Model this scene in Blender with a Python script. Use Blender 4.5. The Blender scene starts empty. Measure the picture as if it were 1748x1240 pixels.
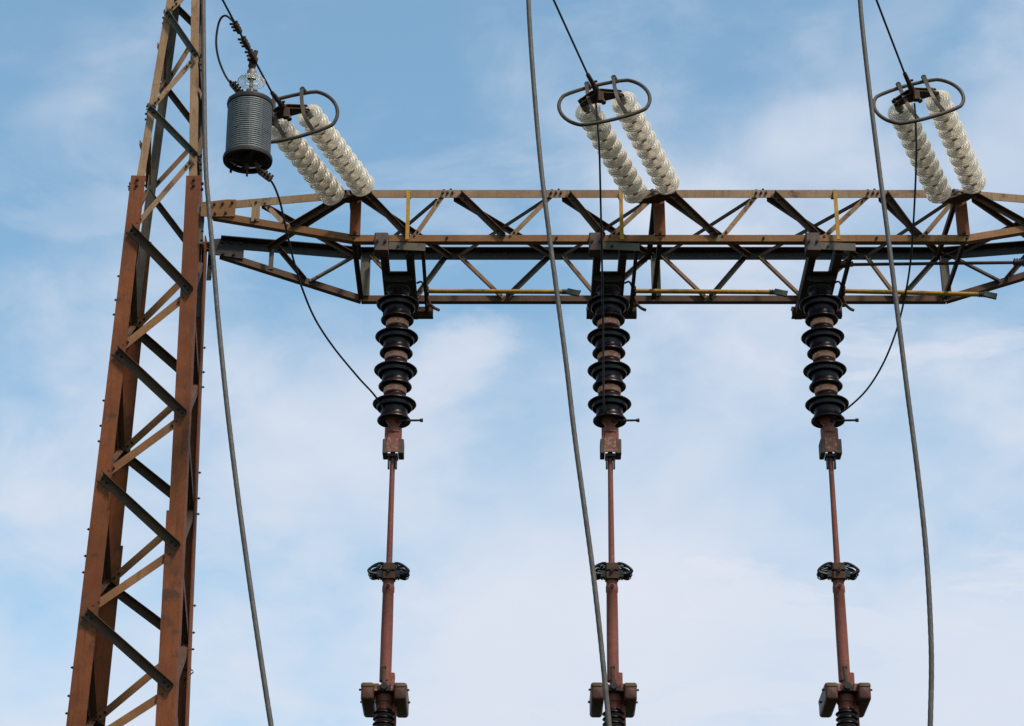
import bpy, bmesh, math, random
from mathutils import Vector as V, Matrix
random.seed(7)
R = math.radians
sc = bpy.context.scene
COL = sc.collection

# ------------------------------------------------------------------ camera
PITCH, FPX, CAMZ = R(27), 4000.0, 1.6
cam_d = bpy.data.cameras.new('camera')
cam = bpy.data.objects.new('camera', cam_d); COL.objects.link(cam)
cam.location = (0, 0, CAMZ); cam.rotation_euler = (R(90) + PITCH, 0, 0)
cam_d.sensor_width = 36; cam_d.lens = 36 * FPX / 1748
cam_d.clip_start = .1; cam_d.clip_end = 3000
sc.camera = cam

# ------------------------------------------------------------------ sun, sky, exposure
SUN_EL, SUN_AZ = R(54), R(142)          # azimuth clockwise from +Y: behind the camera, to its right
sd = bpy.data.lights.new('sun', 'SUN'); sd.energy = 3.4; sd.angle = R(7); sd.color = (1, .93, .83)
so = bpy.data.objects.new('sun', sd); COL.objects.link(so)
sdir = V((math.sin(SUN_AZ) * math.cos(SUN_EL), math.cos(SUN_AZ) * math.cos(SUN_EL), math.sin(SUN_EL)))
so.rotation_euler = sdir.to_track_quat('Z', 'Y').to_euler(); so.location = (0, -30, 40)

w = bpy.data.worlds.new('World'); sc.world = w; w.use_nodes = True
nt = w.node_tree; N = nt.nodes; L = nt.links; N.clear()
def wn(t, **k):
    n = N.new(t)
    for a, b in k.items(): setattr(n, a, b)
    return n
def wmath(op, a, b=None, c=None, clamp=False):
    n = wn('ShaderNodeMath', operation=op, use_clamp=clamp)
    for i, x in enumerate((a, b, c)):
        if x is None: continue
        if isinstance(x, (int, float)): n.inputs[i].default_value = x
        else: L.new(x, n.inputs[i])
    return n.outputs[0]
SKY = .15; EXPO = .35; KE = SKY * 2 ** EXPO
sky = wn('ShaderNodeTexSky', sky_type='NISHITA', sun_disc=False, sun_elevation=SUN_EL, sun_rotation=SUN_AZ,
         air_density=1.0, dust_density=1.0, ozone_density=1.0)
tc = wn('ShaderNodeTexCoord')
sep = wn('ShaderNodeSeparateXYZ'); L.new(tc.outputs['Generated'], sep.inputs[0])
DX, DY, DZ = sep.outputs['X'], sep.outputs['Y'], sep.outputs['Z']
def wnoise(scale, detail, rough, sx=(1, 1, 1), rot=(0, 0, 0), dist=0.0, loc=(0, 0, 0)):
    m = wn('ShaderNodeMapping'); m.inputs['Scale'].default_value = sx; m.inputs['Rotation'].default_value = rot
    m.inputs['Location'].default_value = loc
    L.new(tc.outputs['Generated'], m.inputs[0])
    n = wn('ShaderNodeTexNoise'); n.inputs['Scale'].default_value = scale; n.inputs['Detail'].default_value = detail
    n.inputs['Roughness'].default_value = rough; n.inputs['Distortion'].default_value = dist
    L.new(m.outputs[0], n.inputs['Vector']); return n.outputs['Fac']
# cloud cover grows towards the horizon and to the right
cover = wmath('ADD', -.06, wmath('ADD', wmath('MULTIPLY', wmath('SUBTRACT', .575, DZ), 2.75), wmath('MULTIPLY', wmath('ADD', DX, .22), .85)))
n1 = wnoise(7.5, 4, .5, (1, 1, 1.25), (0, R(25), 0), .15, (.3, 0, .1))
n2 = wnoise(21, 9, .62, (.85, 1, 1.5), (0, R(28), 0), .3, (0, .5, .3))
s = wmath('ADD', wmath('ADD', wmath('MULTIPLY', wmath('SUBTRACT', n1, .5), 2.0), wmath('MULTIPLY', wmath('SUBTRACT', n2, .5), .8)), cover)
s = wmath('MULTIPLY', s, wmath('ADD', wmath('MULTIPLY', DY, 1.4), .1, clamp=True))   # cloud bank ahead; unseen sky behind made clear to cut ambient fill
mr = wn('ShaderNodeMapRange', interpolation_type='SMOOTHSTEP'); L.new(s, mr.inputs['Value'])
mr.inputs['From Min'].default_value = .0; mr.inputs['From Max'].default_value = 1.05; mr.inputs['To Min'].default_value = .05; mr.inputs['To Max'].default_value = .97
# brighter torn wisps
n3 = wnoise(9, 8, .62, (.55, 1, 1.7), (0, R(32), 0), .5, (.9, .2, .6))
mw = wn('ShaderNodeMapRange', interpolation_type='SMOOTHSTEP'); L.new(n3, mw.inputs['Value'])
mw.inputs['From Min'].default_value = .53; mw.inputs['From Max'].default_value = .69; mw.inputs['To Max'].default_value = .8
wis = wmath('MULTIPLY', mw.outputs[0], wmath('ADD', wmath('MULTIPLY', cover, .75), .12, clamp=True))
ccol = wn('ShaderNodeMixRGB'); L.new(wnoise(9, 4, .5, (1, 1, 1.6), (0, R(20), 0)), ccol.inputs['Fac'])
ccol.inputs['Color1'].default_value = (.62 / KE, .72 / KE, .86 / KE, 1)
ccol.inputs['Color2'].default_value = (.80 / KE, .81 / KE, .89 / KE, 1)
mixs = wn('ShaderNodeMixRGB'); fac = wmath('MAXIMUM', mr.outputs[0], wmath('ADD', wmath('MULTIPLY', mr.outputs[0], .6), wis, clamp=True))
def wdot(u):
    k = wn('ShaderNodeVectorMath', operation='DOT_PRODUCT'); L.new(tc.outputs['Generated'], k.inputs[0]); k.inputs[1].default_value = u
    return k.outputs['Value']
ragged = wmath('ADD', wmath('MULTIPLY', wmath('SUBTRACT', n3, .5), 4.5), wmath('MULTIPLY', wmath('SUBTRACT', n2, .5), 3.0))
# single torn clouds: azimuth and elevation in degrees, tilt, half length, half width (degrees), density
for az, el, tilt, a_, b_, dens in ((-4.2, 25.4, 27, 4.6, 1.5, .62), (-1.5, 27.0, 35, 1.5, .9, .5), (-13.0, 32.6, 22, 1.5, .6, .35), (8.4, 32.4, 14, 1.7, .8, .5),
                                   (14.2, 31.2, 35, 2.6, 1.8, .6), (-7.6, 27.2, 52, .8, .5, .35), (11.5, 34.6, 40, 3.0, 1.0, .25), (4.5, 23.0, 10, 6.0, 3.5, .5)):
    az, el, tilt = R(az), R(el), R(tilt)
    d0 = V((math.sin(az) * math.cos(el), math.cos(az) * math.cos(el), math.sin(el)))
    rt = V((math.cos(az), -math.sin(az), 0)); upv = rt.cross(d0)
    u_, v_ = rt * math.cos(tilt) + upv * math.sin(tilt), upv * math.cos(tilt) - rt * math.sin(tilt)
    p_ = wmath('DIVIDE', wmath('SUBTRACT', wdot(u_), d0.dot(u_)), R(a_)); q_ = wmath('DIVIDE', wmath('SUBTRACT', wdot(v_), d0.dot(v_)), R(b_))
    rr_ = wmath('ADD', wmath('ADD', wmath('MULTIPLY', p_, p_), wmath('MULTIPLY', q_, q_)), ragged)
    k = wn('ShaderNodeMapRange', interpolation_type='SMOOTHSTEP'); L.new(rr_, k.inputs['Value'])
    k.inputs['From Min'].default_value = 1.3; k.inputs['From Max'].default_value = -.5; k.inputs['To Max'].default_value = dens
    pf = wmath('MULTIPLY', k.outputs[0], wmath('GREATER_THAN', wdot(d0), .8))
    fac = wmath('SUBTRACT', 1, wmath('MULTIPLY', wmath('SUBTRACT', 1, fac), wmath('SUBTRACT', 1, pf)))
L.new(fac, mixs.inputs['Fac'])
tint = wn('ShaderNodeMixRGB', blend_type='MULTIPLY'); tint.inputs['Fac'].default_value = 1; tint.inputs['Color2'].default_value = (1.00, 1.25, 1.13, 1)
L.new(sky.outputs[0], tint.inputs['Color1']); L.new(tint.outputs[0], mixs.inputs['Color1']); L.new(ccol.outputs[0], mixs.inputs['Color2'])
bg = wn('ShaderNodeBackground'); bg.inputs['Strength'].default_value = SKY
L.new(mixs.outputs[0], bg.inputs['Color'])
wo = wn('ShaderNodeOutputWorld'); L.new(bg.outputs[0], wo.inputs['Surface'])
vs = sc.view_settings
sc.display_settings.display_device = 'sRGB'
vs.view_transform = 'Standard'; vs.look = 'None'; vs.exposure = EXPO; vs.gamma = 1
sc.cycles.max_bounces = 16; sc.cycles.transmission_bounces = 14; sc.cycles.transparent_max_bounces = 24

# ------------------------------------------------------------------ helpers
cP, sP = math.cos(PITCH), math.sin(PITCH)
def ray(px, py):
    x, y = (px - 874) / FPX, (620 - py) / FPX
    return V((x, cP - y * sP, sP + y * cP))
def at(px, py, Y):                      # surveyed point of the photograph at ground distance Y
    v = ray(px, py); return V((0, 0, CAMZ)) + v * (Y / v.y)
def atz(px, py, z):                     # the same at height z
    v = ray(px, py); return V((0, 0, CAMZ)) + v * ((z - CAMZ) / v.z)

class MB:
    def __init__(s): s.v = []; s.f = []; s.b = []
    def add(s, vs_, fs):
        b = len(s.v); s.v += [V(p) for p in vs_]; s.f += [[i + b for i in f] for f in fs]; return s
    def prism(s, poly, A, B, u, v):     # closed section poly [(a,b)] swept from A to B
        A, B, u, v = V(A), V(B), V(u), V(v); n = len(poly)
        pts = [A + u * a + v * b for a, b in poly] + [B + u * a + v * b for a, b in poly]
        fs = [[i, (i + 1) % n, n + (i + 1) % n, n + i] for i in range(n)]
        return s.add(pts, fs + [list(range(n))[::-1], list(range(n, 2 * n))])
    def angle(s, A, B, u, v, w=.06, t=.007, w2=None):   # L section, heel on the line A-B, flanges along u and v
        A, B, u, v = V(A), V(B), V(u), V(v); d = (B - A).normalized()
        u = (u - d * u.dot(d)).normalized(); v = v - d * v.dot(d); v = (v - u * v.dot(u)).normalized()
        w2 = w2 or w
        return s.prism([(0, 0), (w, 0), (w, t), (t, t), (t, w2), (0, w2)], A, B, u, v)
    def bar(s, A, B, w, h, up=(0, 0, 1), bev=.0):       # rectangular bar centred on A-B
        A, B = V(A), V(B); d = (B - A).normalized(); up = V(up)
        r = d.cross(up).normalized(); up = r.cross(d).normalized()
        a, b, c = w / 2, h / 2, bev
        if c: poly = [(-a + c, -b), (a - c, -b), (a, -b + c), (a, b - c), (a - c, b), (-a + c, b), (-a, b - c), (-a, -b + c)]
        else: poly = [(-a, -b), (a, -b), (a, b), (-a, b)]
        return s.prism(poly, A, B, r, up)
    def box(s, c, sx, sy, sz, bev=.0):
        c = V(c); return s.bar(c - V((0, 0, sz / 2)), c + V((0, 0, sz / 2)), sx, sy, (0, 1, 0), bev)
    def tube(s, pts, r, seg=10, lobes=0, twist=0.0, lob=.08):
        pts = [V(p) for p in pts]; n = len(pts); rings = []; ln = 0.0
        up = V((0, 0, 1)); d0 = (pts[1] - pts[0]).normalized()
        if abs(d0.dot(up)) > .9: up = V((0, 1, 0))
        x = d0.cross(up).normalized()
        for i, p in enumerate(pts):
            d = ((pts[i + 1] if i + 1 < n else pts[i]) - (pts[i - 1] if i else pts[0])).normalized()
            x = (x - d * x.dot(d)).normalized(); y = d.cross(x)
            if i: ln += (p - pts[i - 1]).length
            rr = r[i] if isinstance(r, (list, tuple)) else r
            ring = []
            for k in range(seg):
                a = 2 * math.pi * k / seg
                q = rr * (1 + (lob * abs(math.cos(lobes * (a + ln * twist) / 2)) - lob if lobes else 0))
                ring.append(p + x * math.cos(a) * q + y * math.sin(a) * q)
            rings.append(ring)
        vs_ = [q for r_ in rings for q in r_]
        fs = [[i * seg + k, i * seg + (k + 1) % seg, (i + 1) * seg + (k + 1) % seg, (i + 1) * seg + k] for i in range(n - 1) for k in range(seg)]
        fs += [list(range(seg))[::-1], list(range((n - 1) * seg, n * seg))]
        return s.add(vs_, fs)
    def ring(s, pts, r, seg=10, flat=None):             # closed tube along a loop of points; flat=(normal, half height)
        pts = [V(p) for p in pts]; n = len(pts); vs_ = []
        c = sum(pts, V()) / n
        nrm = (pts[0] - c).cross(pts[n // 4] - c).normalized()
        for i, p in enumerate(pts):
            d = (pts[(i + 1) % n] - pts[i - 1]).normalized(); o = d.cross(nrm).normalized()
            for k in range(seg):
                a = 2 * math.pi * k / seg
                vs_.append(p + o * math.cos(a) * r + nrm * math.sin(a) * (flat or r))
        fs = [[i * seg + k, i * seg + (k + 1) % seg, ((i + 1) % n) * seg + (k + 1) % seg, ((i + 1) % n) * seg + k] for i in range(n) for k in range(seg)]
        return s.add(vs_, fs)
    def lathe(s, prof, O=(0, 0, 0), ax=(0, 0, 1), seg=32, closed=False):   # prof [(radius, height along ax)]
        O, ax = V(O), V(ax).normalized(); t = V((1, 0, 0)) if abs(ax.x) < .8 else V((0, 1, 0))
        x = (t - ax * t.dot(ax)).normalized(); y = ax.cross(x); n = len(prof); vs_ = []
        for r, h in prof:
            for k in range(seg):
                a = 2 * math.pi * k / seg; vs_.append(O + ax * h + (x * math.cos(a) + y * math.sin(a)) * r)
        m = n if closed else n - 1
        fs = [[i * seg + k, i * seg + (k + 1) % seg, ((i + 1) % n) * seg + (k + 1) % seg, ((i + 1) % n) * seg + k] for i in range(m) for k in range(seg)]
        if not closed: fs += [list(range(seg))[::-1], list(range((n - 1) * seg, n * seg))]
        return s.add(vs_, fs)
    def cyl(s, A, B, r, seg=14): return s.tube([A, B], r, seg)
    def bolt(s, p, n, r=.013, h=.02):
        p, n = V(p), V(n).normalized(); a = len(s.f); s.tube([p, p + n * h], r, 6); s.b += range(a, len(s.f)); return s
    def poly(s, pts, n, t):                              # flat plate: outline pts extruded by t along n
        pts = [V(p) for p in pts]; n = V(n).normalized() * t; k = len(pts)
        return s.add(pts + [p + n for p in pts], [list(range(k))[::-1], list(range(k, 2 * k))] + [[i, (i + 1) % k, k + (i + 1) % k, k + i] for i in range(k)])
    def build(s, name, mat, parent=None, base=None, smooth=35):
        me = bpy.data.meshes.new(name)
        o0 = V(base) if base is not None else V()
        me.from_pydata([tuple(p - o0) for p in s.v], [], s.f); me.update()
        bm = bmesh.new(); bm.from_mesh(me); bmesh.ops.recalc_face_normals(bm, faces=bm.faces[:]); bm.to_mesh(me); bm.free()
        if smooth: me.shade_smooth(); me.set_sharp_from_angle(angle=R(smooth))
        me.materials.append(mat)
        if s.b and mat is not M['dark']:
            me.materials.append(M['bolt'])
            for i in s.b: me.polygons[i].material_index = 1
        o = bpy.data.objects.new(name, me); COL.objects.link(o)
        if parent is not None: o.parent = parent
        elif base is not None: o.location = o0
        return o
def tag(o, label=None, cat=None, group=None, kind=None):
    for k, v in (('label', label), ('category', cat), ('group', group), ('kind', kind)):
        if v: o[k] = v
    return o
def thing(name, label, cat, loc=(0, 0, 0), group=None, rot=(0, 0, 0)):
    o = bpy.data.objects.new(name, None); COL.objects.link(o); o.location = loc; o.rotation_euler = rot
    o.empty_display_size = .2
    return tag(o, label, cat, group)
KIDS = {}
def copy_tree(o, parent=None):
    c = o.copy(); COL.objects.link(c); c.parent = parent
    for ch in [k for k in bpy.data.objects if k.parent == o]: copy_tree(ch, c)
    return c
def spline(pts, n=12):
    pts = [V(p) for p in pts]; out = []
    P = [pts[0] * 2 - pts[1]] + pts + [pts[-1] * 2 - pts[-2]]
    for i in range(1, len(P) - 2):
        a, b, c, d = P[i - 1:i + 3]
        for k in range(n):
            t = k / n
            out.append(.5 * ((2 * b) + (c - a) * t + (2 * a - 5 * b + 4 * c - d) * t * t + (3 * b - a - 3 * c + d) * t ** 3))
    return out + [pts[-1]]

# ------------------------------------------------------------------ materials
def mat(name, base, var=None, patch=None, rough=.6, metal=0.0, scale=6, amt=.5, patch_at=.58, streak=0.0, bump=.2, spec=.14, fine=60):
    base, var, patch = [x and tuple(c * .66 for c in x) for x in (base, var, patch)]
    m = bpy.data.materials.new(name); m.use_nodes = True; t = m.node_tree; n = t.nodes; l = t.links
    b = n['Principled BSDF']; b.inputs['Metallic'].default_value = metal; b.inputs['Roughness'].default_value = rough
    b.inputs['Specular IOR Level'].default_value = spec
    co = n.new('ShaderNodeTexCoord'); oi = n.new('ShaderNodeObjectInfo')
    ad = n.new('ShaderNodeVectorMath'); ad.operation = 'ADD'; l.new(co.outputs['Object'], ad.inputs[0])
    sc_ = n.new('ShaderNodeMath'); sc_.operation = 'MULTIPLY'; sc_.inputs[1].default_value = 37; l.new(oi.outputs['Random'], sc_.inputs[0]); l.new(sc_.outputs[0], ad.inputs[1])
    def noise(s, d=5, r=.6, sx=(1, 1, 1)):
        mp = n.new('ShaderNodeMapping'); mp.inputs['Scale'].default_value = sx; l.new(ad.outputs[0], mp.inputs[0])
        k = n.new('ShaderNodeTexNoise'); k.inputs['Scale'].default_value = s; k.inputs['Detail'].default_value = d; k.inputs['Roughness'].default_value = r
        l.new(mp.outputs[0], k.inputs['Vector']); return k.outputs['Fac']
    def ramp(f, a, c):
        k = n.new('ShaderNodeMapRange'); k.inputs['From Min'].default_value = a; k.inputs['From Max'].default_value = c; l.new(f, k.inputs['Value']); return k.outputs[0]
    def mix(f, a, c):
        k = n.new('ShaderNodeMixRGB'); l.new(f, k.inputs['Fac'])
        for s_, x in (('Color1', a), ('Color2', c)):
            if isinstance(x, tuple): k.inputs[s_].default_value = (*x, 1)
            else: l.new(x, k.inputs[s_])
        return k.outputs[0]
    c = mix(ramp(noise(scale), .35, .65), base, var or tuple(x * .7 for x in base))
    c = mix(ramp(noise(fine, 3), .45, .8), c, tuple(x * .55 for x in base))
    if patch: c = mix(ramp(noise(scale * 1.7, 6, .7), patch_at, patch_at + .09), c, patch)
    if streak: c = mix(ramp(noise(14, 4, .6, (3, 3, .18)), .52, .72), c, tuple(x * (1 - streak) for x in base))
    l.new(c, b.inputs['Base Color'])
    l.new(ramp(noise(scale * 3), .2, .9), (rr := n.new('ShaderNodeMapRange')).inputs['Value'])
    rr.inputs['To Min'].default_value = max(.05, rough - .15); rr.inputs['To Max'].default_value = min(1, rough + .15)
    l.new(rr.outputs[0], b.inputs['Roughness'])
    if bump:
        bp = n.new('ShaderNodeBump'); bp.inputs['Strength'].default_value = bump; bp.inputs['Distance'].default_value = .004
        l.new(noise(fine * 1.5, 4), bp.inputs['Height']); l.new(bp.outputs[0], b.inputs['Normal'])
    return m
M = {}
M['rust'] = mat('rust_red_paint', (.27, .078, .025), (.165, .044, .016), (.10, .042, .024), .7, streak=.5, scale=2.3, patch_at=.56)
M['brace'] = mat('brown_weathered_shaded_paint', (.15, .075, .04), (.10, .052, .034), (.07, .055, .048), .65, scale=5)  # darkened below the shared steel colour to paint in the braces' flange shade
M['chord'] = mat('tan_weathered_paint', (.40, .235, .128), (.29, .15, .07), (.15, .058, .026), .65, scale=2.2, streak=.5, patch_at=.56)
M['chordred'] = mat('orange_brown_paint', (.34, .155, .06), (.23, .088, .032), (.22, .15, .085), .65, scale=2.6, streak=.35, patch_at=.62)
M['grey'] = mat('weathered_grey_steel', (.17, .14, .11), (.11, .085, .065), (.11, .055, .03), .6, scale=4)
M['shadegrey'] = mat('shaded_grey_steel', (.060, .052, .050), (.04, .034, .033), (.08, .045, .03), .6, scale=4)  # shade under the far top chord's flange is put into this grey
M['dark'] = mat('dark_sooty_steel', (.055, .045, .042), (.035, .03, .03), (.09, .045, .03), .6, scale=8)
M['brown'] = mat('dark_rusty_iron', (.11, .055, .032), (.07, .035, .024), (.035, .025, .022), .7, scale=12)
M['block'] = mat('worn_grey_red_paint', (.15, .11, .09), (.10, .065, .055), (.16, .045, .035), .7, scale=11, patch_at=.55)
M['porc'] = mat('brown_black_porcelain', (.022, .008, .010), (.015, .007, .009), (.040, .014, .012), .36, scale=9, bump=.05, spec=.2)
M['band'] = mat('pink_grey_cement_cap', (.98, .46, .33), (.66, .25, .15), (.22, .08, .05), .75, scale=14)
M['red'] = mat('faded_red_paint', (.30, .09, .065), (.23, .07, .05), (.27, .17, .11), .5, scale=7, streak=.3, patch_at=.6)
M['redlight'] = mat('chalky_red_paint', (.30, .11, .08), (.22, .065, .048), (.36, .24, .18), .6, scale=16, patch_at=.52)
M['tan'] = mat('lit_khaki_housing_paint', (.24, .16, .085), (.17, .09, .045), (.08, .03, .02), .5, scale=6, patch_at=.62)  # housing tops, with their lit look put into the colour
M['maroon'] = mat('shaded_maroon_paint', (.13, .05, .034), (.09, .035, .025), (.15, .085, .05), .5, scale=7, streak=.3)  # housing body, with the shade on its faces put into the colour
M['coil'] = mat('grey_aluminium_winding', (.30, .305, .30), (.21, .215, .21), (.12, .09, .065), .45, metal=.3, scale=9)
M['cable'] = mat('weathered_aluminium_cable', (.16, .135, .12), (.11, .09, .08), None, .55, metal=.1, scale=12)
M['wire'] = mat('dark_copper_cable', (.045, .043, .042), (.03, .03, .03), None, .5, metal=.2, scale=12)
M['ringm'] = mat('brown_grey_ring_steel', (.10, .078, .064), (.07, .05, .04), (.12, .06, .035), .5, metal=.3, scale=9)
M['yellow'] = mat('yellow_paint', (.60, .31, .045), (.45, .22, .035), (.22, .12, .05), .6, scale=9, patch_at=.57)
M['bolt'] = mat('dark_rusted_bolt', (.05, .026, .02), (.03, .02, .018), None, .7, scale=20)
M['verd'] = mat('greened_copper', (.075, .105, .085), (.05, .065, .055), (.10, .07, .045), .55, scale=18)
M['capm'] = mat('grey_cast_cap', (.42, .37, .31), (.30, .25, .20), None, .55, metal=.3, scale=16)
def glass_mat(lo, hi):
    m = bpy.data.materials.new('weathered_clear_glass' if hi > .4 else 'clean_clear_glass'); m.use_nodes = True; t = m.node_tree; n = t.nodes; l = t.links
    b = n['Principled BSDF']; b.inputs['Base Color'].default_value = (.93, .92, .88, 1)
    b.inputs['Transmission Weight'].default_value = 1; b.inputs['IOR'].default_value = 1.45 if hi > .4 else 1.22; b.inputs['Roughness'].default_value = .32 if hi > .4 else .05
    d = n.new('ShaderNodeBsdfTranslucent'); d.inputs['Color'].default_value = (.97, .88, .78, 1)
    e = n.new('ShaderNodeBsdfDiffuse'); e.inputs['Color'].default_value = (.93, .84, .73, 1)
    x = n.new('ShaderNodeMixShader'); x.inputs[0].default_value = .5; l.new(d.outputs[0], x.inputs[1]); l.new(e.outputs[0], x.inputs[2])
    co = n.new('ShaderNodeTexCoord'); k = n.new('ShaderNodeTexNoise'); k.inputs['Scale'].default_value = 22; l.new(co.outputs['Object'], k.inputs['Vector'])
    r = n.new('ShaderNodeMapRange'); r.inputs['To Min'].default_value = lo; r.inputs['To Max'].default_value = hi; l.new(k.outputs['Fac'], r.inputs['Value'])
    y = n.new('ShaderNodeMixShader'); l.new(r.outputs[0], y.inputs[0]); l.new(b.outputs[0], y.inputs[1]); l.new(x.outputs[0], y.inputs[2])
    l.new(y.outputs[0], n['Material Output'].inputs['Surface']); return m
M['glass'] = glass_mat(.42, .74); M['glassc'] = glass_mat(.08, .2)
M['ground'] = mat('gravel_and_grass', (.06, .055, .036), (.04, .048, .022), (.09, .08, .06), .9, scale=.6, fine=9, bump=.3)

# ------------------------------------------------------------------ ground
g = MB().add([(-900, -900, 0), (900, -900, 0), (900, 900, 0), (-900, 900, 0)], [[0, 1, 2, 3]]).build('ground', M['ground'], smooth=0)
tag(g, kind='structure')

# ------------------------------------------------------------------ lattice beam
Y1, Y2 = 20.6, 21.87; YC = (Y1 + Y2) / 2
ZT, ZB = 14.043, 13.516
EL, ER = -3.10, 6.19                       # ends of the beam, where it meets its masts
YE1, YE2 = YC - .385, YC + .385
beam = thing('lattice_beam', 'long horizontal lattice beam of tan and brown steel angles, bolted to the lattice mast', 'steel beam', (EL, YC, ZT))
BB = (EL, YC, ZT)
XT = [at(p, 331, Y1).x for p in (607, 764, 949, 1126, 1299, 1490, 1643)]
XB_ = [at(p, 407, Y1).x for p in (698, 861, 1031, 1224, 1397, 1566)]
XL, XRR = XT[0], XT[-1]
def chord(name_mat, pts, hz, u, v, w, w2=None):
    b = MB()
    for A, B in zip(pts, pts[1:]): b.angle(V(A) + V((0, 0, hz)), V(B) + V((0, 0, hz)), u, v, w, .009, w2)
    return b
F_, K_, U_, D_ = V((0, -1, 0)), V((0, 1, 0)), V((0, 0, 1)), V((0, 0, -1))
near_top = [(EL, YE1, ZT), (XL, Y1, ZT), (XRR, Y1, ZT), (ER, YE1, ZT)]
near_bot = [(EL, YE1, ZT - .10), (XL, Y1, ZB), (XRR, Y1, ZB), (ER, YE1, ZT - .10)]
far_top = [(EL, YE2, ZT), (XL, Y2, ZT), (XRR, Y2, ZT), (ER, YE2, ZT)]
far_bot = [(EL, YE2, ZT - .12), (XL, Y2, ZB), (XRR, Y2, ZB), (ER, YE2, ZT - .12)]
def bolts_along(b, pts):
    for p in pts: b.bolt(p, F_, .014, .018)
b = chord(0, near_top, .045, D_, K_, .09)
bolts_along(b, [(x + s_ * .05, Y1 - .003, ZT + .005) for x in XT for s_ in (-1, 0, 1)]); b.build('chord', M['chord'], beam, BB)
b = chord(0, near_bot, -.035, U_, K_, .075)
bolts_along(b, [(x + s_ * .03, Y1 - .003, ZB) for x in XT for s_ in (0,)]); b.build('chord', M['chordred'], beam, BB)
chord(0, far_top, .045, D_, F_, .105, .10).build('chord', M['shadegrey'], beam, BB)
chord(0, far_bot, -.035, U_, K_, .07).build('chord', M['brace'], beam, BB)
def brace(P, Q, n, w, mkey, out, upflange=True, bolt=True, name='brace', parent=beam, base=BB):
    P, Q, n = V(P), V(Q), V(n).normalized(); d = (Q - P).normalized(); q = n.cross(d)
    if (q.z if abs(q.z) > .05 else q.y) > 0: q = -q     # flat flange runs down (or forward) from the heel
    if not upflange: q = -q
    P2, Q2 = P - q * w / 2, Q - q * w / 2
    b = MB().angle(P2, Q2, q, n if out else -n, w, .006)
    if bolt:
        for k in (P + d * .03, P + d * .09, Q - d * .03, Q - d * .09): b.bolt(k + n * .001, n, .012, .02)
    return b.build(name, M[mkey], parent, base)
# front face zigzag: falling braces lie outside the chords, rising ones inside
for i in range(6):
    t0, t1, m_ = XT[i], XT[i + 1], XB_[i]
    brace((t0 + .12, Y1 - .004, ZT - .01), (m_ - .01, Y1 - .004, ZB + .01), F_, .058, 'dark' if False else 'brace', True)  # falling braces take the brown with shade painted in
    brace((m_ + .04, Y1 + .012, ZB - .0), (t1 - .05, Y1 + .012, ZT - .02), F_, .048, 'chord', False)
# back face zigzag
for i in range(6):
    t0, t1, m_ = XT[i], XT[i + 1], XB_[i]
    brace((t0 + .10, Y2 - .004, ZT - .02), (m_ - .02, Y2 - .004, ZB), F_, .05, 'chord', True, False)
    brace((m_ + .03, Y2 - .012, ZB), (t1 - .04, Y2 - .012, ZT - .02), F_, .05, 'grey', True, True)
# top plane crosses
for i in range(6):
    t0, t1 = XT[i], XT[i + 1]
    zz = ZT - .015
    brace((t0 + .08, Y1 + .03, zz), (t1 - .0, Y2 - .03, zz), D_, .05, 'brace', True, True, False)
    brace((t0 + .12, Y2 - .10, zz - .03), (t1 - .1, Y1 + .03, zz - .03), D_, .045, 'brace', True, False, False)
# ends: tapering panels (left and right mirror each other)
def lerp(a, b, t): return V(a) + (V(b) - V(a)) * t
for nt_, nb_, ft_, fb_ in ((near_top[:2], near_bot[:2], far_top[:2], far_bot[:2]), (near_top[:1:-1], near_bot[:1:-1], far_top[:1:-1], far_bot[:1:-1])):
    q = V((0, -.004, 0))
    sgn = 1 if nt_[0][0] < 0 else -1
    A, Bb = lerp(*nt_, .31) + q * 2, lerp(*nb_, .31) + q * 2
    MB().bar(A, Bb, .085, .01, F_).bolt(A + D_ * .01, F_).bolt(Bb + U_ * .01, F_).build('strut', M['chord'], beam, BB)
    brace(lerp(*nt_, .36) - q * 3, lerp(*nb_, .545) - q * 3, F_, .05, 'chord', False)
    brace(lerp(*nb_, .565) + q, lerp(*nt_, .95) + q, F_, .058, 'brace', True)
    A, Bb = lerp(*ft_, .36) + q, lerp(*fb_, .36) + q
    MB().bar(A, Bb, .05, .01, F_).build('strut', M['grey'], beam, BB)
    brace(lerp(*ft_, .40) + q, lerp(*fb_, .60) + q, F_, .05, 'brace', True)
    brace(lerp(*fb_, .64) + q * 3, lerp(*ft_, .97) + q * 3, F_, .045, 'grey', True, False)
    zo = V((0, 0, -.02))
    brace(lerp(*nt_, .36) + zo, lerp(*ft_, .98) + zo, D_, .05, 'brace', True, True, False)
    brace(lerp(*ft_, .33) + V((0, -.06, 0)) + zo * 1.6, lerp(*nt_, .93) + zo * 1.6, D_, .048, 'brace', True, True, False)
    # end gussets with their bolts
    for (c0, c1, fy) in ((nt_, nb_, -1), (ft_, fb_, -1)):
        o = V((0, -.011, 0)); a, bq = V(c0[0]) + o, V(c1[0]) + o
        k = V((.25 * sgn, 0, 0)); dy = (c0[1][1] - c0[0][1]) / (c0[1][0] - c0[0][0])
        k2 = V((.25 * sgn, .25 * sgn * dy, 0))
        back = V((-.11 * sgn, 0, 0))
        pl = MB().poly([a + back + U_ * .04, a + U_ * .05, a + k2 * .6 + U_ * .055, a + k2 + U_ * .045, bq + k2 + D_ * .055, bq + D_ * .035, bq + back + D_ * .03], F_, .008)
        for t_ in (.1, .45, .85): pl.bolt(a + k2 * t_ + F_ * .008 + U_ * .005, F_, .016, .02)
        for t_ in (.15, .6): pl.bolt(bq + k2 * t_ + F_ * .008 + D_ * .01, F_, .016, .02)
        pl.build('gusset_plate', M['chordred' if c0 is nt_ else 'dark'], beam, BB)
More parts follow.
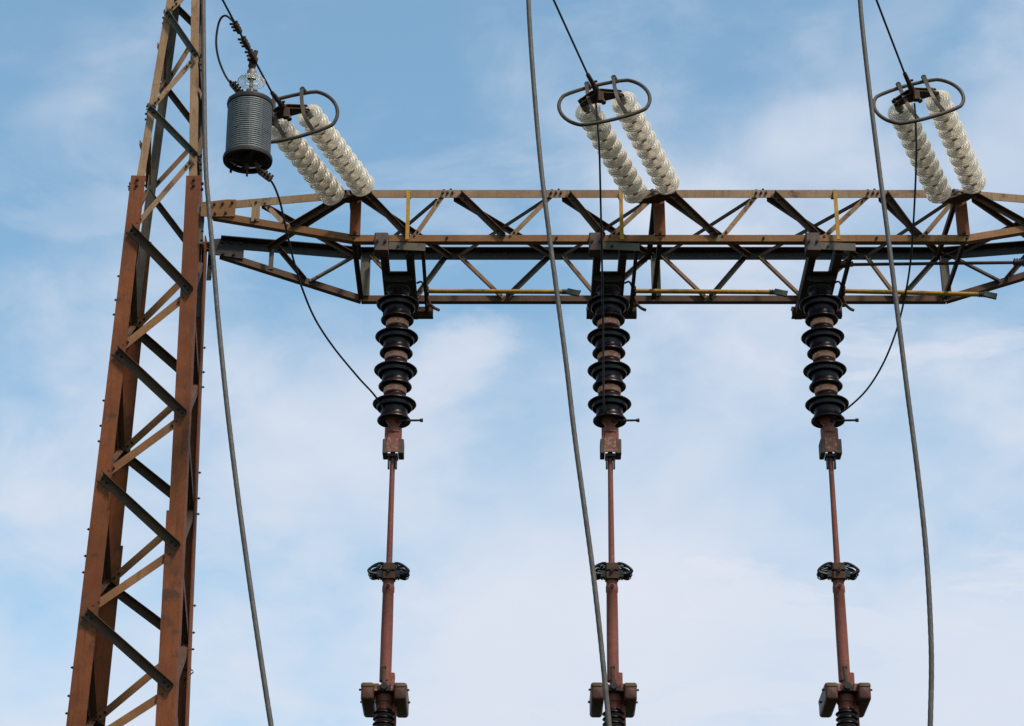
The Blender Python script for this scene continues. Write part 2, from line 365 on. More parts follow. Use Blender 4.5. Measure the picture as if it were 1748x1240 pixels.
# posts and cross struts at the three strong frames
for x in (XT[0], XT[3], XT[6]):
    xb = x * .995
    p = MB().angle((xb - .055, Y1 - .014, ZT - .04), (xb - .055, Y1 - .014, ZB + .03), (1, 0, 0), K_, .11, .008, .09)
    for z in (ZT - .06, ZT - .1, ZB + .05): p.bolt((xb, Y1 - .014, z), F_, .016)
    p.build('post', M['rust'], beam, BB)
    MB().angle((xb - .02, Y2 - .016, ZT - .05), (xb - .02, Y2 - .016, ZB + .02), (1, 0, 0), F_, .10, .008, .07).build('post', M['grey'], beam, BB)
    MB().angle((xb - .07, Y1 + .03, ZT - .045), (xb - .07, Y2 - .02, ZT - .045), (1, 0, 0), D_, .06, .007).build('cross_strut', M['brown'], beam, BB)
    MB().angle((xb - .03, Y1 + .03, ZB - .02), (xb - .03, Y2 - .02, ZB - .02), (1, 0, 0), D_, .05, .007).build('cross_strut', M['brown'], beam, BB)
# node plates riding on the top chord
for i, x in enumerate(XT):
    wd = .16 if i % 3 == 0 else .10
    k = MB().poly([(x - wd, Y1 + .02, ZT + .05), (x + wd, Y1 + .02, ZT + .05), (x + wd * .5, Y1 + .16, ZT + .05), (x - wd * .5, Y1 + .16, ZT + .05)], U_, .008)
    k.bolt((x - .04, Y1 + .05, ZT + .058), U_); k.bolt((x + .03, Y1 + .06, ZT + .058), U_, .012, .035)
    k.build('gusset_plate', M['brown'], beam, BB)

# ------------------------------------------------------------------ lattice mast
MX = -3.607
def hw(z): return .363 + (14.426 - z) * .02257 if z < 14.426 else .363 - (z - 14.426) * .066
def zfront(py):
    z = 14.
    for _ in range(8): z = at(200, py, YC - hw(z)).z
    return z
mast = thing('lattice_mast', 'tall tapering four legged lattice mast with rust red lower legs and grey upper legs', 'lattice mast', (MX, YC, 0))
MBASE = (MX, YC, 0)
ZS, ZTOP = 14.43, 18.9
def corner(sx, sy, z, off=0): return V((MX + sx * (hw(z) + off), YC + sy * (hw(z) + off), z))
# heights of the bracing nodes on the left and right legs
zL = [zfront(p) for p in (18, 182, 389, 597, 812, 1043)]; zR = [zfront(p) for p in (98, 268, 499, 710, 936, 1176)]
dz = zL[-2] - zL[-1]
while zL[-1] > 1.4: zL.append(zL[-1] - dz); zR.append(zR[-1] - dz); dz *= 1.03
zL.insert(0, zL[0] + 1.08); zR.insert(0, zR[0] + 1.0); zL.insert(0, zL[0] + .85); zR.insert(0, zR[0] + .8)
for sx in (-1, 1):
    for sy in (-1, 1):
        zs = ZS if sy < 0 else 14.05
        lo = MB()
        u, v = V((-sx, 0, 0)), V((0, -sy, 0))
        w0, w1 = .185, .135
        A, B = corner(sx, sy, 0), corner(sx, sy, zs)
        zz = [0, 4.5, 8.4, 10.6, zs]
        for a, c in zip(zz, zz[1:]):
            wd = .135 + .05 * (zs - (a + c) / 2) / 6; wd = min(wd, .19)
            lo.angle(corner(sx, sy, a), corner(sx, sy, c), u, v, wd, .014)
        z = zs - .06
        for k in range(2): lo.bolt(corner(sx, sy, z - .07 * k) + u * .07 - v * .002, (0, sy, 0), .017, .022)
        for k in range(2): lo.bolt(corner(sx, sy, z - .07 * k) + v * .07 - u * .002, (sx, 0, 0), .017, .022)
        for k in range(len(zL)):              # connection and step bolts showing on the outer edges
            for d_ in (0, -.28, -.45):
                z = (zL[k] - .55 if sx < 0 else zR[k] - .25) + d_
                if sx * sy > 0 and .5 < z < zs:
                    c_ = corner(sx, sy, z) + V((0, -sy * .05, 0))
                    lo.tube([c_ - V((sx * .01, 0, 0)), c_ + V((sx * .032, 0, 0))], .0065, 6).bolt(c_ + V((sx * .012, 0, 0)), (sx, 0, 0), .013, .010)
        o = lo.build('lower_leg', M['rust'], mast, MBASE)
        up = MB().angle(corner(sx, sy, zs - .9, -.016), corner(sx, sy, ZTOP, -.016), u, v, .082, .009)
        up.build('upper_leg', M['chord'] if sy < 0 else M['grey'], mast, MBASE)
def mbrace(P, Q, n, w, mk, out): return brace(P, Q, n, w, mk, out, True, True, 'brace', mast, MBASE)
def cf(sx, sy, z, face, inn=.045, lift=.004):
    p = corner(sx, sy, z)
    if face in 'fb': return p + V((-sx * inn, sy * lift, 0))
    return p + V((sx * lift, -sy * inn, 0))
faces = {'f': ((-1, -1), (1, -1), V((0, -1, 0))), 'b': ((-1, 1), (1, 1), V((0, 1, 0))), 'l': ((-1, -1), (-1, 1), V((-1, 0, 0))), 'r': ((1, -1), (1, 1), V((1, 0, 0)))}
for f, (ca, cb, n) in faces.items():
    sw = f in 'br'                        # these faces run the zigzag the other way round
    za, zb_ = (zR, zL) if sw else (zL, zR)
    n_ = len(zL) - 1
    for k in range(n_):
        big = .085 if za[k] < ZS else .06
        if f == 'l':
            mbrace(cf(*ca, zL[k] - .02, f, .06, -.03), cf(*cb, zR[k], f, .06, -.03), n, big * .8, 'brace', False)
            mbrace(cf(*cb, zR[k] - .04, f, .06, -.03), cf(*ca, zL[k + 1] + .03, f, .06, -.03), n, big * .8, 'brace', False)
        elif not sw:
            mbrace(cf(*ca, za[k] - .02, f, .05), cf(*cb, zb_[k], f, .05), n, big, 'grey' if za[k] > ZS else 'brace', True)
            mbrace(cf(*cb, zb_[k] - .04, f, .10, -.02), cf(*ca, za[k + 1] + .03, f, .10, -.02), n, big * .95, 'chord' if za[k] > ZS else 'chordred', False)
        elif f == 'b':
            mbrace(cf(*ca, zR[k] - .02, f, .05, -.012), cf(*cb, zL[k + 1], f, .05, -.012), V((0, -1, 0)), big, 'brace', True)
            mbrace(cf(*cb, zL[k] - .04, f, .1, -.02), cf(*ca, zR[k] + .03, f, .1, -.02), V((0, -1, 0)), big * .9, 'chord' if za[k] > ZS else 'chordred', False)
        else:
            mbrace(cf(*ca, zR[k] - .02, f, .06, -.02), cf(*cb, zL[k + 1], f, .06, -.02), n, big * .8, 'brace', False)
            mbrace(cf(*cb, zL[k] - .04, f, .06, -.02), cf(*ca, zR[k] + .03, f, .06, -.02), n, big * .8, 'brace', False)
# little stay plates inside the legs
for k in range(2, len(zL)):
    for sx, z in ((-1, zL[k] - .48), (1, zR[k] - .45)):
        if z < .4: continue
        a, c = corner(sx, -1, z), corner(sx, 1, z)
        MB().poly([a + V((-sx * .02, .02, .0)), a + V((-sx * .02, .17, .0)), a + V((-sx * .02, .20, .10)), a + V((-sx * .02, .02, .05))], (-sx, 0, 0), .01).build('stay_plate', M['chord'], mast, MBASE)
# bracket that carries the beam
for sy, ye in ((-1, YE1), (1, YE2)):
    xr = MX + hw(ZT)
    br = MB().angle((xr - .02, ye + .012, ZT + .03), (xr + .06, ye + .012, ZT + .03), D_, K_, .12, .01)
    br.bar((xr + .03, ye + .05, ZT + .02), (xr + .03, ye + .05, ZT - .42), .05, .012, (0, 1, 0))
    for q in (-.03, -.15, -.27, -.38): br.bolt((xr + .036, ye + .05, ZT + q), (1, 0, 0), .015)
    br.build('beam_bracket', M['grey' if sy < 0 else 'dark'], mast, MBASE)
p0 = at(318, 1146, YC + .45)
MB().tube([p0 + V((-.03, 0, .02)), p0 + V((.06, 0, .01)), p0 + V((.07, 0, -.01)), p0 + V((-.02, 0, -.09))], .006, 6).bolt(p0 + V((.035, 0, .01)), U_, .012, .03).build('step_hook', M['dark'], mast, MBASE)
MB().bar(corner(-1, -1, ZTOP), corner(1, -1, ZTOP), .04, .05).bar(corner(-1, 1, ZTOP), corner(1, 1, ZTOP), .04, .05).build('top_cap', M['grey'], mast, MBASE)

# ------------------------------------------------------------------ hangers, hanging insulators, earthing switches, disconnectors
CX = (-1.1746, .9930, 3.1800)
ZH = 13.2692                                # top of the insulator columns
LEAN = .00737
Zc = 13.42                                  # level of the hanger rails
hang = thing('insulator_hanger', 'steel hanger frame bolted under the beam above the left insulator column', 'hanger frame', (CX[0], YC, Zc), 'hanger frames under the lattice beam')
def rail(x, w, h, y0, y1, mk, name='side_rail'):
    b = MB(); c = w / 2
    poly = [(-c, h / 2), (-c, -h / 2), (c, -h / 2), (c, -h / 2 + .01), (-c + .01, -h / 2 + .01), (-c + .01, h / 2 - .01), (c, h / 2 - .01), (c, h / 2)]
    b.prism(poly, (x, y0, 0), (x, y1, 0), (1, 0, 0), U_)
    return b.build(name, M[mk], hang)
yn, yf = 20.50 - YC, 22.06 - YC
rail(-.125, .075, .12, yn + .16, yf, 'brown'); rail(.135, .075, .12, yn + .16, yf, 'brown')
rail(.27, .035, .05, yn + .12, yf, 'brown', 'outer_rail')
eb = MB().box((-.145, yn + .075, .005), .14, .15, .20, .012)
for dx in (-.04, .04): eb.bolt((-.145 + dx, yn, .0), F_, .016, .02)
eb.build('end_block', M['block'], hang)
MB().angle((-.07, yn + .10, .055), (.30, yn + .10, .035), D_, K_, .085, .01, .09).bolt((.02, yn + .10, .0), F_).build('cross_angle', M['grey'], hang)
MB().prism([(-.04, .055), (-.04, -.055), (.04, -.055), (.04, -.045), (-.03, -.045), (-.03, .045), (.04, .045), (.04, .055)], (-.20, yf - .04, -.0), (.335, yf - .04, -.0), K_, U_).build('cross_channel', M['brown'], hang)
MB().bar((.117, yn + .02, .62), (.117, yn + .02, .035), .038, .012, F_).bar((.117, yn + .026, .62), (.117, yn + .2, .62), .038, .012).build('hanger_strap', M['yellow'], hang)
MB().bar((.15, yn + .14, .10), (.15, yn + .14, -.02), .05, .03, F_).build('strap_clip', M['dark'], hang)
pm = MB().poly([(-.115, -.22, -.056), (.12, -.22, -.056), (.12, .24, -.056), (-.115, .24, -.056)], D_, .014)
pm.poly([(-.13, -.16, -.02), (.13, -.16, -.02), (.15, -.16, -.12), (.085, -.16, -.145), (-.085, -.16, -.145), (-.15, -.16, -.12)], K_, .012)
pm.build('mounting_plate', M['dark'], hang)
hl = ['steel hanger frame bolted under the beam above the left insulator column', 'steel hanger frame bolted under the beam above the middle insulator column', 'steel hanger frame bolted under the beam above the right insulator column']

ins = thing('hanging_insulator', 'dark brown hanging insulator column nearest the lattice mast', 'insulator', (CX[0], YC, ZH), 'brown insulator columns hanging under the beam', (0, LEAN, 0))
MB().lathe([(.02, .02), (.115, .02), (.125, .0), (.125, -.012), (.10, -.03), (.10, -.07)], seg=36).build('neck', M['shadegrey'], ins)
shed = [(.10, .014), (.104, -.040), (.116, -.066), (.160, -.096), (.207, -.125), (.2195, -.136), (.2215, -.144), (.216, -.151), (.196, -.142), (.184, -.142), (.178, -.192), (.172, -.198), (.166, -.190), (.160, -.156), (.146, -.150), (.139, -.17), (.134, -.24),
        (.138, -.274), (.156, -.302), (.1690, -.318), (.1705, -.328), (.166, -.337), (.150, -.326), (.128, -.318), (.121, -.334), (.113, -.334), (.105, -.312), (.09, -.305), (.09, .014)]
u0 = -.033
for k in range(4):
    z = u0 - .381 * k
    MB().lathe([(r, h + z) for r, h in shed], seg=48, closed=True).build('porcelain_unit', M['porc'], ins)
    if k < 3: MB().lathe([(.085, z - .29), (.09, z - .328), (.108, z - .342), (.116, z - .352), (.118, z - .378), (.115, z - .405), (.10, z - .415)], seg=36).build('cement_cap', M['band'], ins)
zb0 = u0 - .381 * 4
MB().lathe([(.088, zb0 + .12), (.095, zb0 + .075), (.088, zb0 + .05), (.06, zb0 + .02), (.045, zb0 - .01), (.045, zb0 - .04), (.02, zb0 - .04)], seg=28).bolt((.03, -.06, zb0 + .03), F_).build('end_fitting', M['red'], ins)
MB().tube([(.02, -.07, zb0 + .025), (.27, -.07, zb0 + .03)], .011, 10).tube([(.265, -.07, zb0 + .03), (.295, -.07, zb0 + .03)], .019, 10).build('arcing_horn', M['dark'], ins)
jaw = MB().lathe([(.06, zb0 - .02), (.082, zb0 - .04), (.082, zb0 - .09), (.065, zb0 - .11)], seg=8)
jaw.box((0, -.0, zb0 - .14), .12, .13, .07, .01).bar((-.07, -.03, zb0 - .05), (-.07, -.03, zb0 - .19), .03, .05, (0, 1, 0)).bar((.07, -.03, zb0 - .05), (.07, -.03, zb0 - .19), .03, .05, (0, 1, 0))
jw = jaw.build('contact_head', M['red'], ins)
MB().poly([(-.058, -.075, zb0 - .165), (.058, -.075, zb0 - .165), (.062, -.075, zb0 - .325), (-.062, -.075, zb0 - .325)], F_, .012).build('cover_plate', M['redlight'], jw)
for jx, jw_ in ((-.078, .045), (.082, .055)): MB().box((jx, .0, zb0 - .26), jw_, .17, .15, .008).build('jaw_block', M['block'], jw)
MB().box((0, .0, zb0 - .345), .105, .12, .03, .004).bar((-.037, -.02, zb0 - .36), (-.037, -.02, zb0 - .48), .018, .045, (0, 1, 0)).bar((.037, -.02, zb0 - .36), (.037, -.02, zb0 - .48), .018, .045, (0, 1, 0)).build('contact_finger', M['dark'], jw)

sw = thing('earthing_switch', 'yellow earthing switch rod with green fork, beside the left insulator column', 'earthing switch', (CX[0] + .28, 21.50, Zc - .02), 'yellow earthing switch rods under the beam')
MB().tube([(.02, 0, 0), (1.44, .0, -.01)], .0245, 14).build('switch_rod', M['yellow'], sw)
fk = MB().tube([(1.42, 0, -.01), (1.50, 0, -.01)], .026, 12)
for q in (1.425, 1.45, 1.475): fk.ring([(q, .027 * math.cos(a * math.pi / 5), -.01 + .027 * math.sin(a * math.pi / 5)) for a in range(10)], .005, 6)
fk.bar((1.47, -.02, -.012), (1.60, -.03, -.05), .03, .06, (0, 0, 1)).bar((1.48, .02, .012), (1.615, .03, .012), .018, .02)
fk.build('contact_fork', M['verd'], sw)
MB().box((0, 0, 0), .05, .09, .07, .01).cyl((-.0, -.08, -.0), (-.0, .34, -.0), .022).bar((.0, .10, -.01), (.02, .10, -.13), .035, .03, (0, 1, 0)).build('pivot', M['brown'], sw)
MB().tube(spline([(-.10, -.08, .05), (-.05, -.10, .055), (-.02, -.09, .0), (.0, -.04, -.03)], 6), .011, 8).build('earth_strap', M['dark'], sw)
MB().tube(spline([(.0, .06, -.02), (.03, .10, -.09), (.08, .14, -.125), (.13, .18, -.13)], 5), .016, 8).build('stay_arm', M['brace'], sw)

dis = thing('disconnector', 'upright red disconnector arm on a ribbed post nearest the lattice mast', 'disconnector', (CX[0] - LEAN * ZH, YC, 0), 'upright red disconnector arms', (0, LEAN, 0))
MB().tube([(0, 0, 11.42), (0, 0, 10.9), (0, 0, 10.16)], [.025, .027, .031], 18).build('contact_arm', M['red'], dis)
at_ = MB().lathe([(.03, 10.235), (.055, 10.22), (.055, 10.0), (.06, 9.98), (.06, 9.93), (.054, 9.92), (.057, 9.5), (.057, 9.02), (.02, 9.02)], seg=24)
at_.build('arm_tube', M['red'], dis)
cl = MB().box((0, -.02, 10.17), .125, .12, .07, .015).box((0, -.02, 10.08), .13, .12, .07, .015)
cl.bolt((0, -.085, 10.12), F_, .02, .02).bolt((0, -.07, 9.965), F_, .02, .015); cl.build('clamp_collar', M['brown'], dis)
for sgn in (-1, 1):
    br = MB()
    for k in range(9):
        a = k / 8; yy = -.06 + .12 * ((k * 5) % 9) / 8
        p = [(sgn * .055, yy, 10.205 - .003 * k), (sgn * (.095 + .010 * a), yy * .9, 10.205 - .010 * k), (sgn * (.15 + .010 * (k % 4)), yy, 10.175 - .008 * k), (sgn * (.196 - .012 * (k % 3)), yy, 10.125 - .004 * k), (sgn * .15, yy * .9, 10.10 - .003 * k), (sgn * .085, yy * .8, 10.095)]
        br.tube(spline(p, 5), .006 if k else .014, 6)
    br.bar((sgn * .085, -.03, 10.13), (sgn * .085, -.03, 10.065), .05, .06, (0, 1, 0)).bolt((sgn * .073, -.04, 10.065), D_, .01, .025).bolt((sgn * .097, -.04, 10.065), D_, .01, .025)
    br.build('flexible_braid', M['wire'], dis)
zz = 8.885
gh = MB().box((.0, -.03, zz + .03), .22, .20, .06, .012).box((.03, .02, zz + .12), .12, .13, .18, .015)
gh.lathe([(.07, zz + .0), (.088, zz - .01), (.088, zz - .08), (.078, zz - .09), (.078, zz - .14), (.07, zz - .155), (.05, zz - .155)], seg=24)
gh.bar((.09, .02, zz), (.09, .02, zz - .4), .05, .06, (0, 1, 0)); gb = gh.build('gear_head', M['red'], dis)
for bx_, bw_ in ((-.075, .05), (.09, .06)): MB().box((bx_, -.135, zz + .03), bw_, .015, .072, .005).build('bearing_plate', M['redlight'], gb)
hb = MB().lathe([(.0, .0), (.022, .0), (.018, .02), (.032, .022), (.032, .05), (.0, .05)], (-.0, -.13, zz + .035), F_, 20)
hb.bar((-.06, -.135, zz + .02), (.06, -.135, zz + .02), .03, .05); hb.build('crank_hub', M['dark'], gb)
MB().tube([(-.005, -.15, zz + .04), (-.008, -.14, zz + .13), (-.012, -.12, zz + .23)], .02, 10).tube([(-.03, -.12, zz + .235), (.012, -.12, zz + .235)], .024, 10).build('lever', M['brown'], dis)
def rbox(x, sx, y0, y1, z0, z1, r):       # rounded long housing
    b = MB(); n = 6; poly = []
    for cx_, cz_, a0 in ((x + sx / 2 - r, z1 - r, 0), (x - sx / 2 + r, z1 - r, 90), (x - sx / 2 + r, z0 + r, 180), (x + sx / 2 - r, z0 + r, 270)):
        for k in range(n + 1):
            a = R(a0 + 90 * k / n); poly.append((cx_ + r * math.cos(a), cz_ + r * math.sin(a)))
    m = len(poly); rings = []; mx, mz = x, (z0 + z1) / 2
    for y, s_ in ((y0, .72), (y0 + .006, .86), (y0 + .02, .95), (y0 + .045, 1), (y1 - .045, 1), (y1 - .015, .93), (y1, .75)):
        rings.append([(mx + (a - mx) * s_, y, mz + (c - mz) * s_) for a, c in poly])
    vs_ = [p for r_ in rings for p in r_]
    fs = [[i * m + k, i * m + (k + 1) % m, (i + 1) * m + (k + 1) % m, (i + 1) * m + k] for i in range(len(rings) - 1) for k in range(m)]
    return b.add(vs_, fs + [list(range(m)), list(range((len(rings) - 1) * m, len(rings) * m))])
for sgn in (-1, 1):
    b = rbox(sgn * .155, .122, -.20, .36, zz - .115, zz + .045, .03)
    b.tube([(sgn * .21, -.12, zz + .01), (sgn * .238, -.12, zz + .01)], .011, 8).tube([(sgn * .21, .12, zz - .03), (sgn * .238, .12, zz - .03)], .011, 8)
    b.bar((sgn * .09, 0, zz - .01), (sgn * .10, 0, zz - .01), .06, .05)
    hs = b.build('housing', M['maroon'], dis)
    rbox(sgn * .155, .128, -.206, .366, zz + .012, zz + .058, .018).build('housing_lit_top', M['tan'], hs)  # added cap that paints the lit top paler than the shaded body
prof = [(.075, zz - .15)]
z = zz - .165
while z > 7.0:
    prof += [(.08, z), (.104, z - .018), (.107, z - .026), (.10, z - .032), (.082, z - .034)]; z -= .052
prof += [(.08, z - .01), (.02, z - .01)]
MB().lathe(prof, seg=32).build('post_insulator', M['porc'], dis)
MB().box((0, 0, 6.93), .30, .30, .05).bar((0, 0, 6.9), (0, 0, 0), .22, .22, (0, 1, 0), .01).build('support_post', M['rust'], dis)

names = ['left', 'middle', 'right']
IL = ['dark brown hanging insulator column nearest the lattice mast', 'middle one of the three dark brown hanging insulator columns', 'dark brown hanging insulator column farthest from the lattice mast']
SL = ['yellow earthing switch rod with green fork, ending left of the middle insulator column', 'yellow earthing switch rod with green fork, between middle and right insulator columns', 'yellow earthing switch rod sloping down to its green fork, right of the right insulator column']
DL = ['upright red disconnector arm on a ribbed post nearest the lattice mast', 'middle upright red disconnector arm with a grey cable hanging before its foot', 'upright red disconnector arm on a ribbed post farthest from the lattice mast']
for i in range(3):
    for src, lab, lx in ((hang, hl, 0), (ins, IL, 0), (sw, SL, .28), (dis, DL, -LEAN * ZH)):
        o = src if i == 0 else copy_tree(src)
        o.location.x = CX[i] + lx; o['label'] = lab[i]
        if i == 2 and src in (ins, dis): o.rotation_euler.y = .0037; o.location.x += (LEAN - .0037) * ZH * (src is dis)
        if src is sw: o.rotation_euler = (0, (.0, .003, .022)[i], 0)
# drive shaft at the right hanger
ds = thing('drive_shaft', 'thin brown horizontal drive shaft running right from the right hanger frame', 'shaft', at(1448, 452, 21.0))
A = at(1448, 452, 21.0); B = at(1735, 448.5, 21.0)
MB().tube([A, B + (B - A) * .5], .017, 12).build('shaft', M['brown'], ds, A)
cp = MB().tube([B - V((.03, 0, 0)), B + V((.11, 0, 0))], .032, 12)
for k in range(5): cp.bolt(B + V((-.015 + .027 * k, 0, .03)), U_, .01, .016).bolt(B + V((-.015 + .027 * k, 0, -.03)), D_, .01, .016)
cp.build('coupling', M['dark'], ds, A)
MB().bar(A + V((-.10, .10, .03)), A + V((.0, 0, .0)), .04, .04).bar(A + V((-.10, 0, .015)), A + V((.05, 0, .005)), .03, .05).build('bearing_arm', M['brace'], ds, A)

# ------------------------------------------------------------------ tension insulator sets
def nearer(px, py, A, Ln):                # point on that sight line, Ln from A and nearer to the viewer
    o, d = V((0, 0, CAMZ)), ray(px, py).normalized(); m = o - A
    b_, c_ = m.dot(d), m.dot(m) - Ln * Ln
    return o + d * (-b_ - math.sqrt(max(0, b_ * b_ - c_)))
ND, PITCHD = 10, .150
disc_prof = [(.044, -.108), (.052, -.098), (.070, -.066), (.098, -.036), (.119, -.014), (.128, -.001), (.130, .009), (.127, .016), (.119, .014), (.113, -.004), (.107, -.006), (.104, .022), (.099, .026), (.095, .020), (.090, -.012), (.083, -.014), (.079, .026), (.074, .030), (.070, .024), (.066, -.020), (.057, -.022), (.053, .020), (.047, .022), (.038, -.01)]
clear_prof = [(.04, -.04), (.08, -.034), (.115, -.016), (.129, .004), (.129, .012), (.122, .012), (.108, -.004), (.09, -.014), (.084, .010), (.078, .010), (.072, -.022), (.045, -.024)]
def glass_disc(O, ax, parent, base): return MB().lathe(disc_prof, O, ax, 40, True).build('glass_disc', M['glass'], parent, base)
SETS = [((473, 214), (568, 332), (530, 199), (619, 317), 'twin strings of clear glass discs partly behind the hanging grey coil'),
        ((1004, 191), (1084.5, 330), (1065, 176), (1140, 315), 'twin strings of clear glass discs with full oval ring, above the middle insulator column'),
        ((1538, 191), (1603, 330), (1601, 173), (1662.5, 314), 'twin strings of clear glass discs at the right end of the lattice beam')]
LINE = []
for l0, l1, r0, r1, lab in SETS:
    A1, A2 = at(*l1, 20.32), at(*r1, 20.36)
    B1, B2 = nearer(*l0, A1, PITCHD * (ND - 1)), nearer(*r0, A2, PITCHD * (ND - 1))
    e = ((B1 - A1).normalized() + (B2 - A2).normalized()).normalized()
    at0 = V(((A1.x + A2.x) / 2 + .02, Y1 - .02, ZT + .03))
    ts = thing('tension_insulator', lab, 'insulator strings', at0, 'glass tension insulator strings on the beam'); tb = at0
    for Aa, Bb in ((A1, B1), (A2, B2)):
        d = (Bb - Aa).normalized()
        caps = MB()
        for k in range(ND):
            O = Aa + d * PITCHD * k
            caps.lathe([(.014, -.13), (.03, -.125), (.038, -.11), (.040, -.06), (.036, -.03), (.022, -.02), (.016, .02), (.012, .035)], O, d, 18)
        caps.lathe([(.03, .03), (.042, .05), (.036, .13), (.02, .14)], Bb, d, 16)
        st = caps.build('insulator_string', M['capm'], ts, tb)
        for k in range(ND): glass_disc(Aa + d * PITCHD * k, d, st, tb)
    # yokes
    E1, E2 = B1 + e * .15, B2 + e * .15; mid = (E1 + E2) / 2; a = (E2 - E1).normalized(); up = e.cross(a).normalized()
    if up.z < 0: up = -up
    yk = MB()
    for s_ in (-1, 1):
        o = up * .022 * s_
        yk.poly([E1 - a * .04 + o - e * .03, E2 + a * .04 + o - e * .03, E2 + a * .04 + o + e * .01, mid + a * .05 + o + e * .10, mid - a * .05 + o + e * .10, E1 - a * .04 + o + e * .01], up, .008 * s_)
    for E_ in (E1, E2, mid + e * .07): yk.tube([E_ - up * .05, E_ + up * .05], .016, 8)
    yk.build('yoke_plate', M['brown'], ts, tb)
    G1, G2 = A1 - e * .15, A2 - e * .15; gm = (G1 + G2) / 2
    bk = MB().poly([G1 - a * .04 + e * .03, G2 + a * .04 + e * .03, G2 + a * .04 - e * .01, gm + a * .06 - e * .09, gm - a * .06 - e * .09, G1 - a * .04 - e * .01], up, .016)
    bk.tube([gm - e * .06, at0], .022, 8).tube([G1 + e * .06, G1 - e * .01], .02, 8).tube([G2 + e * .06, G2 - e * .01], .02, 8)
    bk.tube(spline([gm + up * .04 - a * .1, gm + up * .09, gm + up * .05 + a * .07], 5), .007, 6)
    bk.build('anchor_plate', M['brown'], ts, tb)
    # oval grading ring round both strings, square to them
    rc = mid - e * .055 - up * .02; H, Wd, rr = .45, .262, .235
    loop = []
    for k in range(48):
        t = 2 * math.pi * k / 48; cx_ = math.copysign(H - rr, math.cos(t)) if abs(math.cos(t)) > 1e-6 else 0
        loop.append(rc + a * (cx_ * min(1, abs(math.cos(t)) * 2.2) + rr * math.cos(t)) + up * (Wd * math.sin(t)) + a * .01)
    MB().ring(loop, .0185, 10).build('grading_ring', M['ringm'], ts, tb)
    for x_ in (-.15, .13):
        c0 = rc + a * x_
        pts = spline([c0 + up * .29 + a * .10, c0 + up * .25 + a * .095 + e * .06, c0 + up * .06 + a * .05 + e * .105, c0 - up * .11 + a * .015 + e * .09, c0 - up * .262 + a * .02], 6)
        rb = MB()
        for p, q in zip(pts, pts[1:]): rb.bar(p, q + (q - p) * .05, .036, .012, a.cross(q - p))
        rb.tube([c0 + up * .272 + a * .10 - e * .03, c0 + up * .272 + a * .10 + e * .05], .026, 10)
        rb.build('ring_bracket', M['ringm'], ts, tb)
    # dead end clamp
    c0 = mid + e * .08; c1 = mid + e * .36
    dc = MB().tube([c0 - e * .03, c0 + e * .08, c0 + e * .09, c1], [.034, .030, .024, .020], 12)
    for q in (.03, .1, .16): dc.bolt(c0 + e * q + a * .02, a, .012, .03).bolt(c0 + e * q + up * .02, up, .012, .03)
    dc.box(c0 - up * .07, .06, .06, .10, .01); dc.tube([c0 - e * .02 - up * .05, c0 - e * .02 - up * .14], .024, 10)
    dc.build('dead_end_clamp', M['brown'], ts, tb)
    LINE.append((c1, e, a, up, c0))

# ------------------------------------------------------------------ line wires
wl = ['thin dark line wire running up from the coil side glass strings', 'thin dark line wire running up from the middle glass strings', 'thin dark line wire running up from the right end glass strings']
tops = ((380, 0), (945, 0), (1496, 0))
for i, (c1, e, a, up, c0) in enumerate(LINE):
    P = nearer(*tops[i], c1, 1.25 if i else 1.75)
    d = (P - c1); pts = [c1 - e * .05, c1, P, P + d * 2.0 + U_ * .03, P + d * 8 + U_ * .6, P + d * 26 + U_ * 4.5]
    o = MB().tube(spline(pts, 8), .0102, 10).build('line_wire', M['wire'], None, c1)
    tag(o, wl[i], 'wire', 'line wires leaving the glass strings')
    if i == 0: LW = (c1, P)

# ------------------------------------------------------------------ line trap hanging from the left wire
c1, P = LW
hp = min((c1 + (P - c1) * (k / 100) for k in range(101)), key=lambda q: abs((874 + FPX * q.x / (q.y * cP + (q.z - CAMZ) * sP)) - 436))
TY = hp.y
trap = thing('line_trap', 'grey cylindrical line trap coil of many turns hanging beside the lattice mast', 'line trap', at(430, 120, TY), None, (R(1), R(-.5), 0))
tbz = 0
ZTR = at(428, 180, TY).z - at(430, 120, TY).z        # top of the winding, local
rad = .203; hgt = .545
b = MB(); prof = []
nt2 = 25
for k in range(nt2):
    z = ZTR - hgt * (k + .5) / nt2; q = hgt / nt2 * .5
    prof += [(rad - .014, z + q), (rad, z + q * .5), (rad, z - q * .35), (rad - .014, z - q * .7)]
prof += [(rad - .03, ZTR - hgt), (rad - .03, ZTR)]
MB().lathe(prof, seg=56, closed=True).build('winding', M['coil'], trap)
for z, r_ in ((ZTR + .012, .209), (ZTR - hgt - .02, .221)):
    MB().lathe([(r_ - .035, z - .028), (r_, z - .028), (r_ + .004, z - .004), (r_, z + .014), (r_ - .035, z + .014)], seg=56, closed=True).build('end_ring', M['dark'], trap)
for zz2 in (ZTR + .03, ZTR - hgt - .035):
    sp = MB()
    for k in range(4):
        a_ = R(20 + 90 * k); sp.bar((0, 0, zz2), (.20 * math.cos(a_), .20 * math.sin(a_), zz2), .035, .04)
    sp.lathe([(.05, zz2 - .03), (.055, zz2), (.05, zz2 + .03)], (0, 0, 0), U_, 16).build('spider_frame', M['dark'], trap)
MB().lathe([(.02, ZTR - .0), (.185, ZTR - .0), (.185, ZTR - hgt + .03), (.02, ZTR - hgt + .03)], seg=40).build('core_cover', M['dark'], trap)
sl = MB()
for k in range(12):
    a_ = R(30 * k + 8); d = V((math.cos(a_), math.sin(a_), 0)); sl.bar(d * (rad - .006) + U_ * ZTR, d * (rad - .006) + U_ * (ZTR - hgt), .016, .010, d)
sl.build('winding_spacer', M['dark'], trap)
